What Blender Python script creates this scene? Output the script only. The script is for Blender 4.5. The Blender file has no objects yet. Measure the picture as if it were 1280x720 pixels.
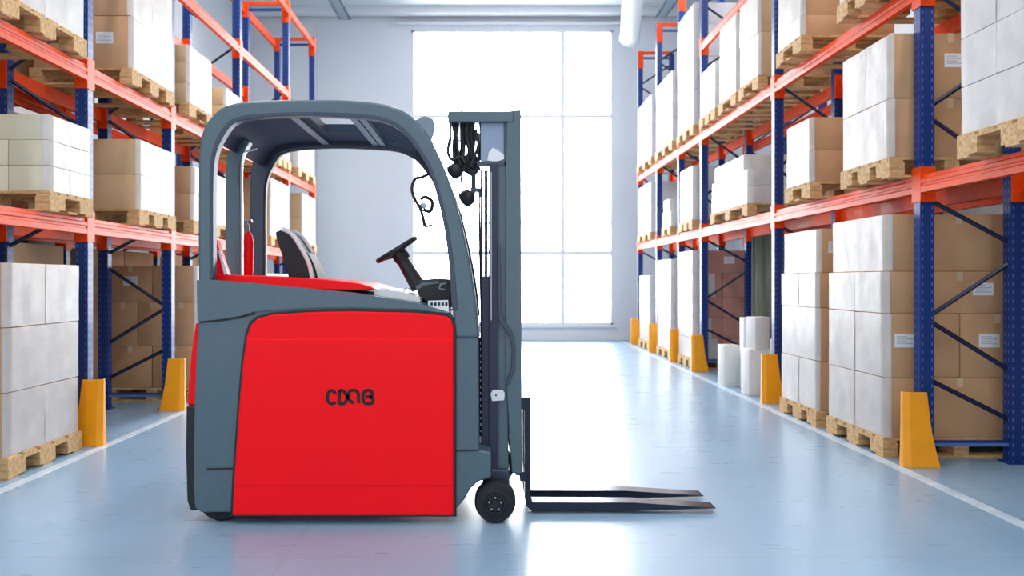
import bpy, bmesh, math, random
from mathutils import Vector, Matrix, noise
random.seed(7)
sc = bpy.context.scene
COL = sc.collection
F = 1000.0            # focal length in pixels of the 1280 wide frame
CAMZ = 1.3

# ---------------------------------------------------------------- camera
cd = bpy.data.cameras.new('camera'); cam = bpy.data.objects.new('camera', cd); COL.objects.link(cam)
cam.location = (0, 0, CAMZ); cam.rotation_euler = (math.radians(90), 0, 0)
cd.sensor_width = 36; cd.lens = 36 * F / 1280
cd.shift_x = 30 / 1280; cd.shift_y = -10 / 1280
cd.clip_start = .05; cd.clip_end = 200
cd.dof.use_dof = True; cd.dof.focus_distance = 4.6; cd.dof.aperture_fstop = 2.2
sc.camera = cam

# ---------------------------------------------------------------- light and exposure
sc.view_settings.view_transform = 'Standard'; sc.view_settings.look = 'None'
sc.view_settings.gamma = 1; sc.view_settings.use_curve_mapping = False
sc.view_settings.exposure = 0.2
SKY_FAR, SKY_NEAR = 14.0, 1.1        # overcast sky, brightest beyond the end window
LAMP_W = 33
w = bpy.data.worlds.new('world'); sc.world = w; w.use_nodes = True
nt = w.node_tree; nt.nodes.clear()
tc = nt.nodes.new('ShaderNodeTexCoord'); sep = nt.nodes.new('ShaderNodeSeparateXYZ')
mr = nt.nodes.new('ShaderNodeMapRange'); bg = nt.nodes.new('ShaderNodeBackground'); out = nt.nodes.new('ShaderNodeOutputWorld')
nt.links.new(tc.outputs['Generated'], sep.inputs[0]); nt.links.new(sep.outputs['Y'], mr.inputs['Value'])
mr.inputs['From Min'].default_value = 0.0; mr.inputs['From Max'].default_value = .8
mr.inputs['To Min'].default_value = SKY_NEAR; mr.inputs['To Max'].default_value = SKY_FAR
nt.links.new(mr.outputs[0], bg.inputs['Strength']); bg.inputs['Color'].default_value = (.93, .97, 1, 1)
nt.links.new(bg.outputs[0], out.inputs['Surface'])
# daylight portal in the end window
pl = bpy.data.lights.new('window_portal', 'AREA'); pl.shape = 'RECTANGLE'; pl.size = 4.3; pl.size_y = 6.4
pl.cycles.is_portal = True
po = bpy.data.objects.new('window_portal', pl); COL.objects.link(po); po.location = (.52, 17.2, 3.5); po.rotation_euler = (math.radians(-90), 0, 0)

# ---------------------------------------------------------------- materials
def srgb(c):
    return tuple(((x / 255) / 12.92 if x / 255 <= .04045 else ((x / 255 + .055) / 1.055) ** 2.4) for x in c)
def mat(name, rgb, rough=.5, metal=0, noise_amt=0, noise_scale=8, bump=0, spec=.5, rgb2=None, coat=0, alpha=1, stretch=None):
    m = bpy.data.materials.new(name); m.use_nodes = True
    n = m.node_tree; b = n.nodes['Principled BSDF']; c = srgb(rgb)
    b.inputs['Base Color'].default_value = (*c, 1); b.inputs['Roughness'].default_value = rough
    b.inputs['Metallic'].default_value = metal; b.inputs['Specular IOR Level'].default_value = spec
    b.inputs['Coat Weight'].default_value = coat; b.inputs['Coat Roughness'].default_value = .08
    b.inputs['Alpha'].default_value = alpha
    if noise_amt or bump or rgb2:
        t = n.nodes.new('ShaderNodeTexCoord'); no = n.nodes.new('ShaderNodeTexNoise')
        no.inputs['Scale'].default_value = noise_scale; no.inputs['Detail'].default_value = 6
        if stretch:
            mp = n.nodes.new('ShaderNodeMapping'); mp.inputs['Scale'].default_value = stretch
            n.links.new(t.outputs['Object'], mp.inputs[0]); n.links.new(mp.outputs[0], no.inputs['Vector'])
        else:
            n.links.new(t.outputs['Object'], no.inputs['Vector'])
        r = n.nodes.new('ShaderNodeValToRGB')
        c2 = srgb(rgb2) if rgb2 else tuple(x * (1 - noise_amt) for x in c)
        r.color_ramp.elements[0].position = .35; r.color_ramp.elements[1].position = .65
        r.color_ramp.elements[0].color = (*c2, 1); r.color_ramp.elements[1].color = (*c, 1)
        n.links.new(no.outputs['Fac'], r.inputs[0]); n.links.new(r.outputs[0], b.inputs['Base Color'])
        if bump:
            bp = n.nodes.new('ShaderNodeBump'); bp.inputs['Strength'].default_value = bump; bp.inputs['Distance'].default_value = .01
            n.links.new(no.outputs['Fac'], bp.inputs['Height']); n.links.new(bp.outputs[0], b.inputs['Normal'])
    return m

M = {}
M['slate'] = mat('slate_paint', (76, 98, 110), .38, noise_amt=.06, noise_scale=30, coat=.25)
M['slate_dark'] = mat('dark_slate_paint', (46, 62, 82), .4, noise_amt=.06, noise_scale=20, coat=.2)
M['red'] = mat('red_paint', (255, 0, 20), .5, noise_amt=.03, noise_scale=3, coat=.06, spec=.2)
M['black'] = mat('black_plastic', (20, 24, 32), .45, noise_amt=.2, noise_scale=40)
M['rubber'] = mat('black_rubber', (22, 26, 34), .7, noise_amt=.3, noise_scale=30, bump=.2)
M['steel'] = mat('steel', (170, 178, 190), .25, metal=.9, noise_amt=.1)
M['fork_steel'] = mat('dark_fork_steel', (40, 46, 62), .22, metal=.5, noise_amt=.15, noise_scale=12)
M['ink'] = mat('black_lettering', (20, 4, 8), .6, noise_amt=.05)
M['white_plastic'] = mat('white_plastic', (225, 228, 232), .4, noise_amt=.03)
M['lens'] = mat('lamp_lens', (120, 135, 150), .15, noise_amt=.1)
M['orange'] = mat('orange_beam_paint', (240, 74, 10), .45, noise_amt=.12, noise_scale=14, coat=.05, spec=.25)
M['guard'] = mat('amber_guard_paint', (255, 166, 10), .45, noise_amt=.08, noise_scale=9, coat=.2)
M['brace'] = mat('dark_blue_brace', (24, 34, 66), .4, noise_amt=.15)
M['wood'] = mat('pallet_wood', (222, 186, 134), .8, rgb2=(184, 142, 94), noise_scale=5, bump=.3, stretch=(2, 9, 9))
M['card'] = mat('brown_cardboard', (204, 162, 124), .85, rgb2=(194, 152, 113), noise_scale=3, bump=.06)
M['card_dark'] = mat('reddish_cardboard', (200, 148, 134), .85, rgb2=(182, 128, 114), noise_scale=3, bump=.06)
M['card_tan'] = mat('tan_cardboard', (216, 184, 142), .85, rgb2=(208, 174, 132), noise_scale=3, bump=.06)
M['card_white'] = mat('white_cardboard', (232, 232, 230), .7, rgb2=(222, 222, 220), noise_scale=3, bump=.05)
M['card_grey'] = mat('pale_grey_cardboard', (222, 224, 226), .7, rgb2=(210, 212, 215), noise_scale=3, bump=.05)
M['card_cream'] = mat('cream_cardboard', (228, 226, 200), .7, rgb2=(216, 212, 184), noise_scale=3, bump=.05)
M['film'] = mat('aisle_lit_film', (232, 230, 227), .32, noise_amt=.14, noise_scale=6, bump=.5, alpha=.72)  # plastic wrap whose white also stands in for light on aisle faces
M['head'] = mat('pale_slate_paint', (140, 156, 182), .5, noise_amt=.05)
M['roof'] = mat('dark_roof_paint', (50, 64, 84), .7, noise_amt=.05, spec=.2)
M['mast_dark'] = mat('indigo_rail_paint', (34, 40, 70), .4, noise_amt=.1, noise_scale=20)
M['tape'] = mat('clear_tape', (214, 190, 158), .3, noise_amt=.05)
M['paper'] = mat('white_paper', (236, 238, 242), .6, noise_amt=.03)
M['print'] = mat('grey_print', (190, 198, 206), .6, noise_amt=.03)
M['wall'] = mat('wall_paint', (222, 227, 232), .8, rgb2=(216, 221, 227), noise_scale=.6)
M['ceil'] = mat('ceiling_panel', (214, 220, 224), .8, rgb2=(206, 212, 217), noise_scale=.7)
M['frame'] = mat('window_frame_paint', (222, 226, 230), .5, noise_amt=.03)
M['duct'] = mat('white_duct', (230, 234, 238), .45, noise_amt=.04)
M['stripe'] = mat('pale_floor_paint', (206, 220, 232), .35, rgb2=(180, 196, 212), noise_scale=6)
M['cloth'] = mat('olive_cloth', (150, 154, 140), .9, rgb2=(120, 126, 112), noise_scale=2, stretch=(6, 6, .5))
M['seat'] = mat('black_seat_vinyl', (20, 22, 32), .6, noise_amt=.1)

def glass():
    m = bpy.data.materials.new('window_glass'); m.use_nodes = True; n = m.node_tree; n.nodes.clear()
    o = n.nodes.new('ShaderNodeOutputMaterial'); mx = n.nodes.new('ShaderNodeMixShader')
    t = n.nodes.new('ShaderNodeBsdfTransparent'); g = n.nodes.new('ShaderNodeBsdfGlossy'); lw = n.nodes.new('ShaderNodeLayerWeight')
    lw.inputs[0].default_value = .15; g.inputs['Roughness'].default_value = .02
    n.links.new(lw.outputs['Fresnel'], mx.inputs[0]); n.links.new(t.outputs[0], mx.inputs[1]); n.links.new(g.outputs[0], mx.inputs[2])
    n.links.new(mx.outputs[0], o.inputs[0]); return m
M['glass'] = glass()

def post_mat():
    m = mat('blue_post_paint', (5, 48, 118), .4, coat=.08, spec=.35); n = m.node_tree; b = n.nodes['Principled BSDF']
    t = n.nodes.new('ShaderNodeTexCoord'); s = n.nodes.new('ShaderNodeSeparateXYZ'); n.links.new(t.outputs['Object'], s.inputs[0])
    def mth(op, a, bb=None):
        k = n.nodes.new('ShaderNodeMath'); k.operation = op
        for i, v in enumerate((a, bb)):
            if v is None: continue
            if isinstance(v, (int, float)): k.inputs[i].default_value = v
            else: n.links.new(v, k.inputs[i])
        return k.outputs[0]
    fz = mth('FRACT', mth('MULTIPLY', s.outputs['Z'], 1 / .06))
    a = mth('LESS_THAN', fz, .4)
    def near(ax, c, r): return mth('LESS_THAN', mth('ABSOLUTE', mth('SUBTRACT', mth('ABSOLUTE', s.outputs[ax]), c)), r)
    hole = mth('MULTIPLY', a, mth('MAXIMUM', near('X', .034, .004), near('Y', .02, .004)))
    mx = n.nodes.new('ShaderNodeMixRGB'); mx.inputs[1].default_value = (*srgb((5, 48, 118)), 1); mx.inputs[2].default_value = (*srgb((84, 114, 172)), 1)
    n.links.new(hole, mx.inputs[0]); n.links.new(mx.outputs[0], b.inputs['Base Color'])
    return m
M['post'] = post_mat()

def floor_mat():
    m = bpy.data.materials.new('sealed_concrete_floor'); m.use_nodes = True; n = m.node_tree; b = n.nodes['Principled BSDF']
    t = n.nodes.new('ShaderNodeTexCoord')
    n1 = n.nodes.new('ShaderNodeTexNoise'); n1.inputs['Scale'].default_value = .9; n1.inputs['Detail'].default_value = 8
    n2 = n.nodes.new('ShaderNodeTexNoise'); n2.inputs['Scale'].default_value = 5; n2.inputs['Detail'].default_value = 2
    mp = n.nodes.new('ShaderNodeMapping'); mp.inputs['Scale'].default_value = (.5, 2.2, 1)
    n.links.new(t.outputs['Object'], n1.inputs[0]); n.links.new(t.outputs['Object'], mp.inputs[0]); n.links.new(mp.outputs[0], n2.inputs[0])
    r = n.nodes.new('ShaderNodeValToRGB'); r.color_ramp.elements[0].position = .3; r.color_ramp.elements[1].position = .7
    r.color_ramp.elements[0].color = (*srgb((132, 164, 190)), 1); r.color_ramp.elements[1].color = (*srgb((144, 176, 202)), 1)
    n.links.new(n1.outputs[0], r.inputs[0])
    # saw-cut joints
    sp = n.nodes.new('ShaderNodeSeparateXYZ'); n.links.new(t.outputs['Object'], sp.inputs[0])
    def mth(op, a, bb):
        k = n.nodes.new('ShaderNodeMath'); k.operation = op
        for q, v in enumerate((a, bb)):
            if isinstance(v, (int, float)): k.inputs[q].default_value = v
            else: n.links.new(v, k.inputs[q])
        return k.outputs[0]
    def line(ax, off, step):
        p = mth('PINGPONG', mth('ADD', sp.outputs[ax], off), step / 2); return mth('LESS_THAN', p, .004)
    jn = mth('MULTIPLY', mth('MAXIMUM', line('X', .95, 3.6), line('Y', .45, 4.2)), .3)
    mx = n.nodes.new('ShaderNodeMixRGB'); n.links.new(jn, mx.inputs[0]); n.links.new(r.outputs[0], mx.inputs[1]); mx.inputs[2].default_value = (.12, .14, .17, 1)
    n.links.new(mx.outputs[0], b.inputs['Base Color'])
    rr = n.nodes.new('ShaderNodeMapRange'); rr.inputs['To Min'].default_value = .24; rr.inputs['To Max'].default_value = .34
    n.links.new(n2.outputs[0], rr.inputs[0]); n.links.new(rr.outputs[0], b.inputs['Roughness'])
    b.inputs['Specular IOR Level'].default_value = .9
    return m
M['floor'] = floor_mat()

# ---------------------------------------------------------------- helpers
def box(bm, x0, x1, y0, y1, z0, z1):
    v = [bm.verts.new(p) for p in ((x0, y0, z0), (x1, y0, z0), (x1, y1, z0), (x0, y1, z0), (x0, y0, z1), (x1, y0, z1), (x1, y1, z1), (x0, y1, z1))]
    for f in ((0, 3, 2, 1), (4, 5, 6, 7), (0, 1, 5, 4), (1, 2, 6, 5), (2, 3, 7, 6), (3, 0, 4, 7)):
        bm.faces.new([v[i] for i in f])
def boxes(*bs):
    bm = bmesh.new()
    for b in bs: box(bm, *b)
    return bm
def prism(bm, pts, y0, y1):            # polygon in XZ pushed along Y
    a = [bm.verts.new((x, y0, z)) for x, z in pts]; b = [bm.verts.new((x, y1, z)) for x, z in pts]
    n = len(pts); bm.faces.new(a); bm.faces.new(b[::-1])
    for i in range(n): bm.faces.new((a[i], b[i], b[(i + 1) % n], a[(i + 1) % n]))
def ribbon(bm, outer, inner, y0, y1, closed=False):   # band between two XZ polylines of equal length, pushed along Y
    rows = []
    for (ox, oz), (ix, iz) in zip(outer, inner):
        rows.append([bm.verts.new(p) for p in ((ox, y0, oz), (ix, y0, iz), (ix, y1, iz), (ox, y1, oz))])
    n = len(rows)
    for i in range(n if closed else n - 1):
        a, b = rows[i], rows[(i + 1) % n]
        for k in range(4): bm.faces.new((a[k], a[(k + 1) % 4], b[(k + 1) % 4], b[k]))
    if not closed: bm.faces.new(rows[0][::-1]); bm.faces.new(rows[-1])
def tube(bm, pts, r, n=8, closed=False):
    pts = [Vector(p) for p in pts]; rings = []; N = len(pts); up = None
    for i, p in enumerate(pts):
        if closed: d = pts[(i + 1) % N] - pts[i - 1]
        else: d = pts[min(i + 1, N - 1)] - pts[max(i - 1, 0)]
        d.normalize()
        if up is None: up = Vector((0, 0, 1)) if abs(d.z) < .9 else Vector((1, 0, 0))
        s = d.cross(up).normalized(); u = s.cross(d).normalized(); up = u
        rr = r[i] if isinstance(r, (list, tuple)) else r
        rings.append([bm.verts.new(p + (s * math.cos(2 * math.pi * k / n) + u * math.sin(2 * math.pi * k / n)) * rr) for k in range(n)])
    for i in range(N if closed else N - 1):
        a, b = rings[i], rings[(i + 1) % N]
        for k in range(n): bm.faces.new((a[k], a[(k + 1) % n], b[(k + 1) % n], b[k]))
    if not closed: bm.faces.new(rings[0][::-1]); bm.faces.new(rings[-1])
def lathe(bm, prof, c, axis, n=28):    # prof: (radius, height along axis)
    q = Vector((0, 0, 1)).rotation_difference(Vector(axis).normalized()); c = Vector(c); rings = []
    for r, h in prof:
        rings.append([bm.verts.new(c + q @ Vector((r * math.cos(2 * math.pi * k / n), r * math.sin(2 * math.pi * k / n), h))) for k in range(n)])
    for a, b in zip(rings, rings[1:]):
        for k in range(n): bm.faces.new((a[k], a[(k + 1) % n], b[(k + 1) % n], b[k]))
    bm.faces.new(rings[0][::-1]); bm.faces.new(rings[-1])
def tag(o, label=None, cat=None, group=None, kind=None):
    if label: o['label'] = label
    if cat: o['category'] = cat
    if group: o['group'] = group
    if kind: o['kind'] = kind
    return o
def root(name, loc, label, cat, group=None):
    o = bpy.data.objects.new(name, None); o.empty_display_size = .1; COL.objects.link(o); o.location = loc
    return tag(o, label, cat, group)
def wloc(o):
    v = Vector((0, 0, 0))
    while o: v += o.location; o = o.parent
    return v
def obj(name, bm, m, parent=None, origin=None, bevel=0, smooth=40, segs=2):
    """bm holds world coordinates; the object's origin goes to `origin` (world) or stays on its parent's."""
    pw = wloc(parent) if parent else Vector((0, 0, 0))
    og = Vector(origin) if origin is not None else pw
    bmesh.ops.translate(bm, verts=bm.verts, vec=-og)
    bmesh.ops.recalc_face_normals(bm, faces=bm.faces)
    me = bpy.data.meshes.new(name); bm.to_mesh(me); bm.free()
    for x in (m if isinstance(m, (list, tuple)) else [m]): me.materials.append(x)
    if smooth:
        me.shade_smooth(); me.set_sharp_from_angle(angle=math.radians(smooth))
    o = bpy.data.objects.new(name, me); COL.objects.link(o)
    o.parent = parent; o.location = og - pw
    if bevel:
        b = o.modifiers.new('bevel', 'BEVEL'); b.width = bevel; b.segments = segs; b.limit_method = 'ANGLE'; b.angle_limit = math.radians(35)
        b.harden_normals = True
    return o
def structure(name, bm, m, parent=None, **k):
    o = obj(name, bm, m, parent, **k)
    if parent is None: o['kind'] = 'structure'
    return o

# ---------------------------------------------------------------- the hall
HY0, HY1, HX, HZ = -3.0, 17.3, 5.3, 7.1
structure('floor', boxes((-HX - .2, HX + .2, HY0, HY1 + .2, -.2, 0)), M['floor'], smooth=0)
structure('ceiling', boxes((-HX - .2, HX + .2, HY0, HY1 + .2, HZ, HZ + .2)), M['ceil'], smooth=0)
structure('wall_left', boxes((-HX - .2, -HX, HY0, HY1, 0, HZ)), M['wall'], smooth=0)
structure('wall_right', boxes((HX, HX + .2, HY0, HY1, 0, HZ)), M['wall'], smooth=0)
WX0, WX1, WZ0, WZ1 = -1.66, 2.71, .33, 6.71
structure('wall_back', boxes((-HX, WX0, HY1, HY1 + .2, 0, HZ), (WX1, HX, HY1, HY1 + .2, 0, HZ), (WX0, WX1, HY1, HY1 + .2, 0, WZ0), (WX0, WX1, HY1, HY1 + .2, WZ1, HZ)), M['wall'], smooth=0)
# the tall end window: four panes across, three rows
win = bpy.data.objects.new('window_1', None); COL.objects.link(win); win.location = ((WX0 + WX1) / 2, HY1, WZ0); win['kind'] = 'structure'
bm = bmesh.new()
for a, b in ((WX0, WX0 + .05), (WX1 - .05, WX1)): box(bm, a, b, HY1 + .01, HY1 + .12, WZ0, WZ1)
box(bm, WX0, WX1, HY1 + .01, HY1 + .12, WZ0, WZ0 + .05); box(bm, WX0, WX1, HY1 + .01, HY1 + .12, WZ1 - .05, WZ1)
obj('window_frame', bm, M['frame'], win)
VX = [WX0 + (WX1 - WX0) * k / 4 for k in range(5)]
def zpx(py, Y): return CAMZ + (350 - py) * Y / F
HZs = [WZ0, zpx(316, HY1), zpx(145, HY1), WZ1]
bm = bmesh.new()
for k, x in enumerate(VX[1:4]):
    t = .045 if k == 2 else .018
    box(bm, x - t, x + t, HY1 + .02, HY1 + .1, WZ0 + .05, WZ1 - .05)
obj('vertical_mullion', bm, M['frame'], win)
bm = bmesh.new()
for z, t in ((HZs[1], .045), (HZs[2], .035), (zpx(279, HY1), .012)): box(bm, WX0 + .05, WX1 - .05, HY1 + .03, HY1 + .09, z - t, z + t)
obj('horizontal_mullion', bm, M['frame'], win)
for i in range(4):
    for j in range(3):
        obj('pane', boxes((VX[i] + .02, VX[i + 1] - .02, HY1 + .058, HY1 + .064, HZs[j] + .03, HZs[j + 1] - .03)), M['glass'], win, smooth=0)
structure('window_sill', boxes((WX0 - .08, WX1 + .08, HY1 - .05, HY1 + .01, WZ0 - .06, WZ0 - .005)), M['frame'], bevel=.005)['kind'] = 'structure'
structure('baseboard_back', boxes((-HX, HX, HY1 - .02, HY1, 0, .12)), M['frame'])
# ceiling beams and wall panel joints
structure('trim_1', boxes((-HX, HX, HY1 - .35, HY1 - .12, HZ - .14, HZ)), M['frame'], bevel=.01)
structure('trim_2', boxes((-2.0, 2.9, HY1 - .1, HY1, HZ - .3, HZ - .24)), M['frame'], bevel=.01)
structure('trim_3', boxes((-3.7, -3.675, HY1 - .012, HY1, .12, HZ - .3)), M['ceil'])
for i, y in enumerate((3.0, 7.0, 11.0, 15.0)):
    structure('trim_%d' % (4 + i), boxes((-HX, HX, y - .1, y + .1, HZ - .2, HZ)), M['frame'])
# painted lines along both racks
tag(obj('floor_line', boxes((2.80, 2.88, HY0, 17.0, 0, .0015)), M['stripe'], smooth=0), 'pale painted line on the floor along the right rack', 'floor marking')
tag(obj('floor_line', boxes((-3.04, -2.96, HY0, 17.0, 0, .0015)), M['stripe'], smooth=0), 'pale painted line on the floor along the left rack', 'floor marking')

# duct
r_ = root('ventilation_duct', (2.72, 16, 6.3), 'round white ventilation duct dropping from the ceiling right of the window', 'duct')
bm = bmesh.new(); tube(bm, [(.178 * 15.6, 15.6, zpx(46, 15.6)), (.18 * 14.6, 14.6, zpx(12, 14.6)), (.186 * 13.3, 13.3, HZ)], .19, 24)
obj('duct_pipe', bm, M['duct'], r_)
bm = bmesh.new(); tube(bm, [(.178 * 15.6 - .002, 15.66, zpx(48, 15.6)), (.178 * 15.6, 15.57, zpx(45, 15.6))], .205, 24)
obj('duct_collar', bm, M['frame'], r_)

# hanging lamps
M['tube'] = bpy.data.materials.new('lamp_tube'); M['tube'].use_nodes = True
b_ = M['tube'].node_tree.nodes['Principled BSDF']; b_.inputs['Emission Color'].default_value = (1, .98, .95, 1); b_.inputs['Emission Strength'].default_value = 6
def lamp(x, y, z, label, lit=True):
    r = root('hanging_lamp', (x, y, z), label, 'lamp', 'strip lamps under the ceiling')
    bm = bmesh.new(); prism(bm, [(x - .12, z), (x - .06, z + .09), (x + .06, z + .09), (x + .12, z)], y - .9, y + .9)
    obj('housing', bm, M['slate_dark'], r, bevel=.005)
    obj('diffuser', boxes((x - .08, x + .08, y - .85, y + .85, z - .015, z + .002)), M['tube'] if lit else M['lens'], r)
    for s in (-1, 1):
        bm = bmesh.new(); tube(bm, [(x, y + s * .6, z + .08), (x, y + s * .6, HZ)], .006, 6); obj('hanger_wire', bm, M['steel'], r)
    if not lit: return
    l = bpy.data.lights.new('lamp_light', 'AREA'); l.shape = 'RECTANGLE'; l.size = .2; l.size_y = 1.7; l.energy = LAMP_W; l.color = (1, .98, .95)
    lo = bpy.data.objects.new('lamp_light', l); COL.objects.link(lo); lo.parent = r; lo.location = (0, 0, -.03)
ORD = ['nearest', 'second', 'third', 'fourth', 'fifth', 'farthest']
for k in range(6):
    lamp(0, (-1.5, 1.5, 4.5, 7.5, 10.5, 13.5)[k], 6.75, ORD[k] + ' unseen strip lamp of the added middle row lighting the aisle')  # middle row is added out of view to light the aisle-facing sides
    lamp(-2.85, (0, 3, 6, 9, 12, 15.1)[k], 6.5, 'dark housed strip lamp hanging above the left rack, left of the window' if k == 5 else ORD[k] + ' strip lamp of the left row under the ceiling', k < 5)
    lamp(3.5, (0, 3, 6, 9, 12, 15.3)[k], 6.62, 'dark housed strip lamp above the right rack, right of the duct' if k == 5 else ORD[k] + ' strip lamp of the right row under the ceiling', k < 5)

# ---------------------------------------------------------------- racks
_cache = {}
def child_at(src, parent, loc):
    c = src.copy(); COL.objects.link(c); c.parent = parent; c.location = loc; return c
def rack(side, fx, ys, tops, levels, label):
    """side +1 right, -1 left; fx aisle face of the posts; ys post depths; levels: (z_top, first bay, last bay, front, rear)."""
    D = .64; cx = fx + side * .05; rx = cx + side * D
    r = root('pallet_rack', (cx, ys[0], 0), label, 'rack')
    for y, top in zip(ys, tops):
        fr = bpy.data.objects.new('upright_frame', None); COL.objects.link(fr); fr.parent = r; fr.location = (0, y - ys[0], 0)
        for x in (cx, rx):
            bm = bmesh.new()      # open channel section post with lips
            prof = [(-.05, -.045), (.05, -.045), (.05, .045), (.03, .045), (.03, -.025), (-.03, -.025), (-.03, .045), (-.05, .045)]
            a = [bm.verts.new((x + px, y + py, .01)) for px, py in prof]; b = [bm.verts.new((x + px, y + py, top)) for px, py in prof]
            bm.faces.new(a[::-1]); bm.faces.new(b)
            for i in range(8): bm.faces.new((a[i], a[(i + 1) % 8], b[(i + 1) % 8], b[i]))
            obj('post', bm, M['post'], fr, origin=(x, y, 0), bevel=.004)
            obj('base_plate', boxes((x - .075, x + .075, y - .065, y + .065, 0, .012)), M['post'], fr)
        nodes = [(.60, .30), (.63, 1.02, 1), (1.02, 1.43), (1.88, 1.56)]
        segs = [(.60, .30), (1.02, .65), (1.03, 1.43), (1.88, 1.56)]
        z = 2.47
        while z + .5 < top:
            segs += [(z, z - .42), (z + .05, z + .45)]; z += .92
        for zf, zr in segs:
            bm = bmesh.new(); a = Vector((cx + side * .02, y, zf)); b2 = Vector((rx - side * .02, y, zr)); tube(bm, [a, b2], .017, 4)
            obj('brace', bm, M['brace'], fr)
        for zz in (.14, top - .08):
            obj('cross_bar', boxes((min(cx, rx) + .03, max(cx, rx) - .03, y - .018, y + .018, zz - .02, zz + .02)), M['post'], fr)
    bh = .125
    done = set()
    for z, b0, b1, front, rear in levels:
        for b in range(b0, b1 + 1):
            for on, x in ((front, cx), (rear, rx)):
                if not on: continue
                y0, y1 = ys[b] + .048, ys[b + 1] - .048
                xo = x - side * .03 if x == cx else x + side * .03
                s = side if x == cx else -side
                bm = bmesh.new()
                # stepped beam section, the step on the aisle side
                prof = [(-.025, z - bh), (.025, z - bh), (.025, z), (-.008, z), (-.008, z - .03), (-.025, z - .03)] if False else \
                       [(-.025, -bh), (.025, -bh), (.025, 0), (-.012, 0), (-.012, -.028), (-.025, -.034), (-.025, -.058), (-.019, -.064), (-.019, -.078), (-.025, -.084)]
                va = [bm.verts.new((xo + px * s, y0, z + pz)) for px, pz in prof]; vb = [bm.verts.new((xo + px * s, y1, z + pz)) for px, pz in prof]
                bm.faces.new(va); bm.faces.new(vb[::-1]); n = len(prof)
                for i in range(n): bm.faces.new((va[i], vb[i], vb[(i + 1) % n], va[(i + 1) % n]))
                be = obj('load_beam', bm, M['orange'], r, bevel=.003)
                for ye, k in ((ys[b], 1), (ys[b + 1], -1)):
                    key = (round(ye, 2), z, x == cx)
                    if key in done: continue
                    done.add(key)
                    bm = bmesh.new(); xs = (x - side * .056 if x == cx else x + side * .056)
                    box(bm, min(xs, xs + (side if x == cx else -side) * .012), max(xs, xs + (side if x == cx else -side) * .012), ye - .06, ye + .06, z - .19, z + .06)
                    box(bm, x - .052, x + .052, ye - .06, ye - .047, z - .19, z + .06)
                    for q in (-.15, -.05, .03): box(bm, x - .008, x + .008, ye - .064, ye - .058, z + q - .008, z + q + .008)
                    obj('beam_connector', bm, M['orange'], be, bevel=.003)
    return r
RX = 3.05; LX = -3.18
RY = [2.8, 5.69, 8.56, 11.48, 12.84, 14.5, 16.3]
LY = [4.6, 6.4, 8.08, 10.3, 12.8, 14.7]
rr = rack(1, RX, RY, [5.9] * 7, [(2.04, 0, 5, 1, 1), (3.42, 0, 5, 1, 1), (4.7, 0, 2, 1, 1)], 'long blue and orange pallet rack on the right side of the aisle')
lr = rack(-1, LX, LY, [5.7] * 6, [(1.79, 0, 4, 1, 1), (3.01, 0, 4, 1, 1), (4.33, 0, 3, 1, 1), (5.68, 3, 4, 1, 1)], 'blue and orange pallet rack on the left behind the forklift')
# orange caps joining the tops of the last frames
for r, side, fx, ys, idx, zt in ((rr, 1, RX, RY, (4, 5, 6), 5.9), (lr, -1, LX, LY, (4, 5), 5.7)):
    for i in idx:
        cx = fx + side * .05; rx = cx + side * .64
        c = obj('cross_tie', boxes((min(cx, rx), max(cx, rx), ys[i] - .03, ys[i] + .03, zt, zt + .05), (cx - .058, cx + .058, ys[i] - .055, ys[i] - .046, zt - .3, zt + .05)), M['orange'], r)

# post guards
def guard_mesh(side):
    bm = bmesh.new(); H = .52
    prof = []
    for t in (0, .1, .25, .5, 1):
        fl = (1 - t) ** 1.6
        prof.append((t * H, .07 + .08 * fl, .03 + .03 * fl, .01 * fl))
    rows = []
    for z, inn, dp, o_ in prof:
        # U in plan around the aisle corner of the post: front plate, aisle plate with chamfer
        c = [(inn, -dp), (-.055, -dp), (-.085 - o_, -dp + .03), (-.085 - o_, .03), (-.077 - o_, .03), (-.077 - o_, -dp + .034), (-.052, -dp + .008), (inn, -dp + .008)]
        rows.append([bm.verts.new((side * x, y, z)) for x, y in c])
    n = 8
    for a, b in zip(rows, rows[1:]):
        for k in range(n): bm.faces.new((a[k], a[(k + 1) % n], b[(k + 1) % n], b[k]))
    bm.faces.new(rows[0]); bm.faces.new(rows[-1][::-1])
    return bm
ordn = ['first', 'second', 'third', 'fourth', 'fifth', 'sixth']
for side, fx, ys, nm in ((1, RX, RY[1:], 'right'), (-1, LX, LY[1:], 'left')):
    for i, y in enumerate(ys):
        r = root('post_guard', (fx - side * .07, y - .105, 0), 'amber steel guard at the foot of the %s %s rack post' % (ordn[i], nm), 'post guard', 'amber guards along the racks')
        bm = guard_mesh(side); bmesh.ops.translate(bm, verts=bm.verts, vec=r.location)
        obj('shield', bm, M['guard'], r, bevel=.004)
        for yy in (-.02, .015):
            bm = bmesh.new(); x = r.location.x - side * .085; lathe(bm, [(.014, 0), (.014, .01), (.008, .016)], (r.location.x + side * (-.0 if 0 else .03), y - .105 + yy, .0), (0, 0, 1), 8)
            obj('anchor_bolt', bm, M['steel'], r)

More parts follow.
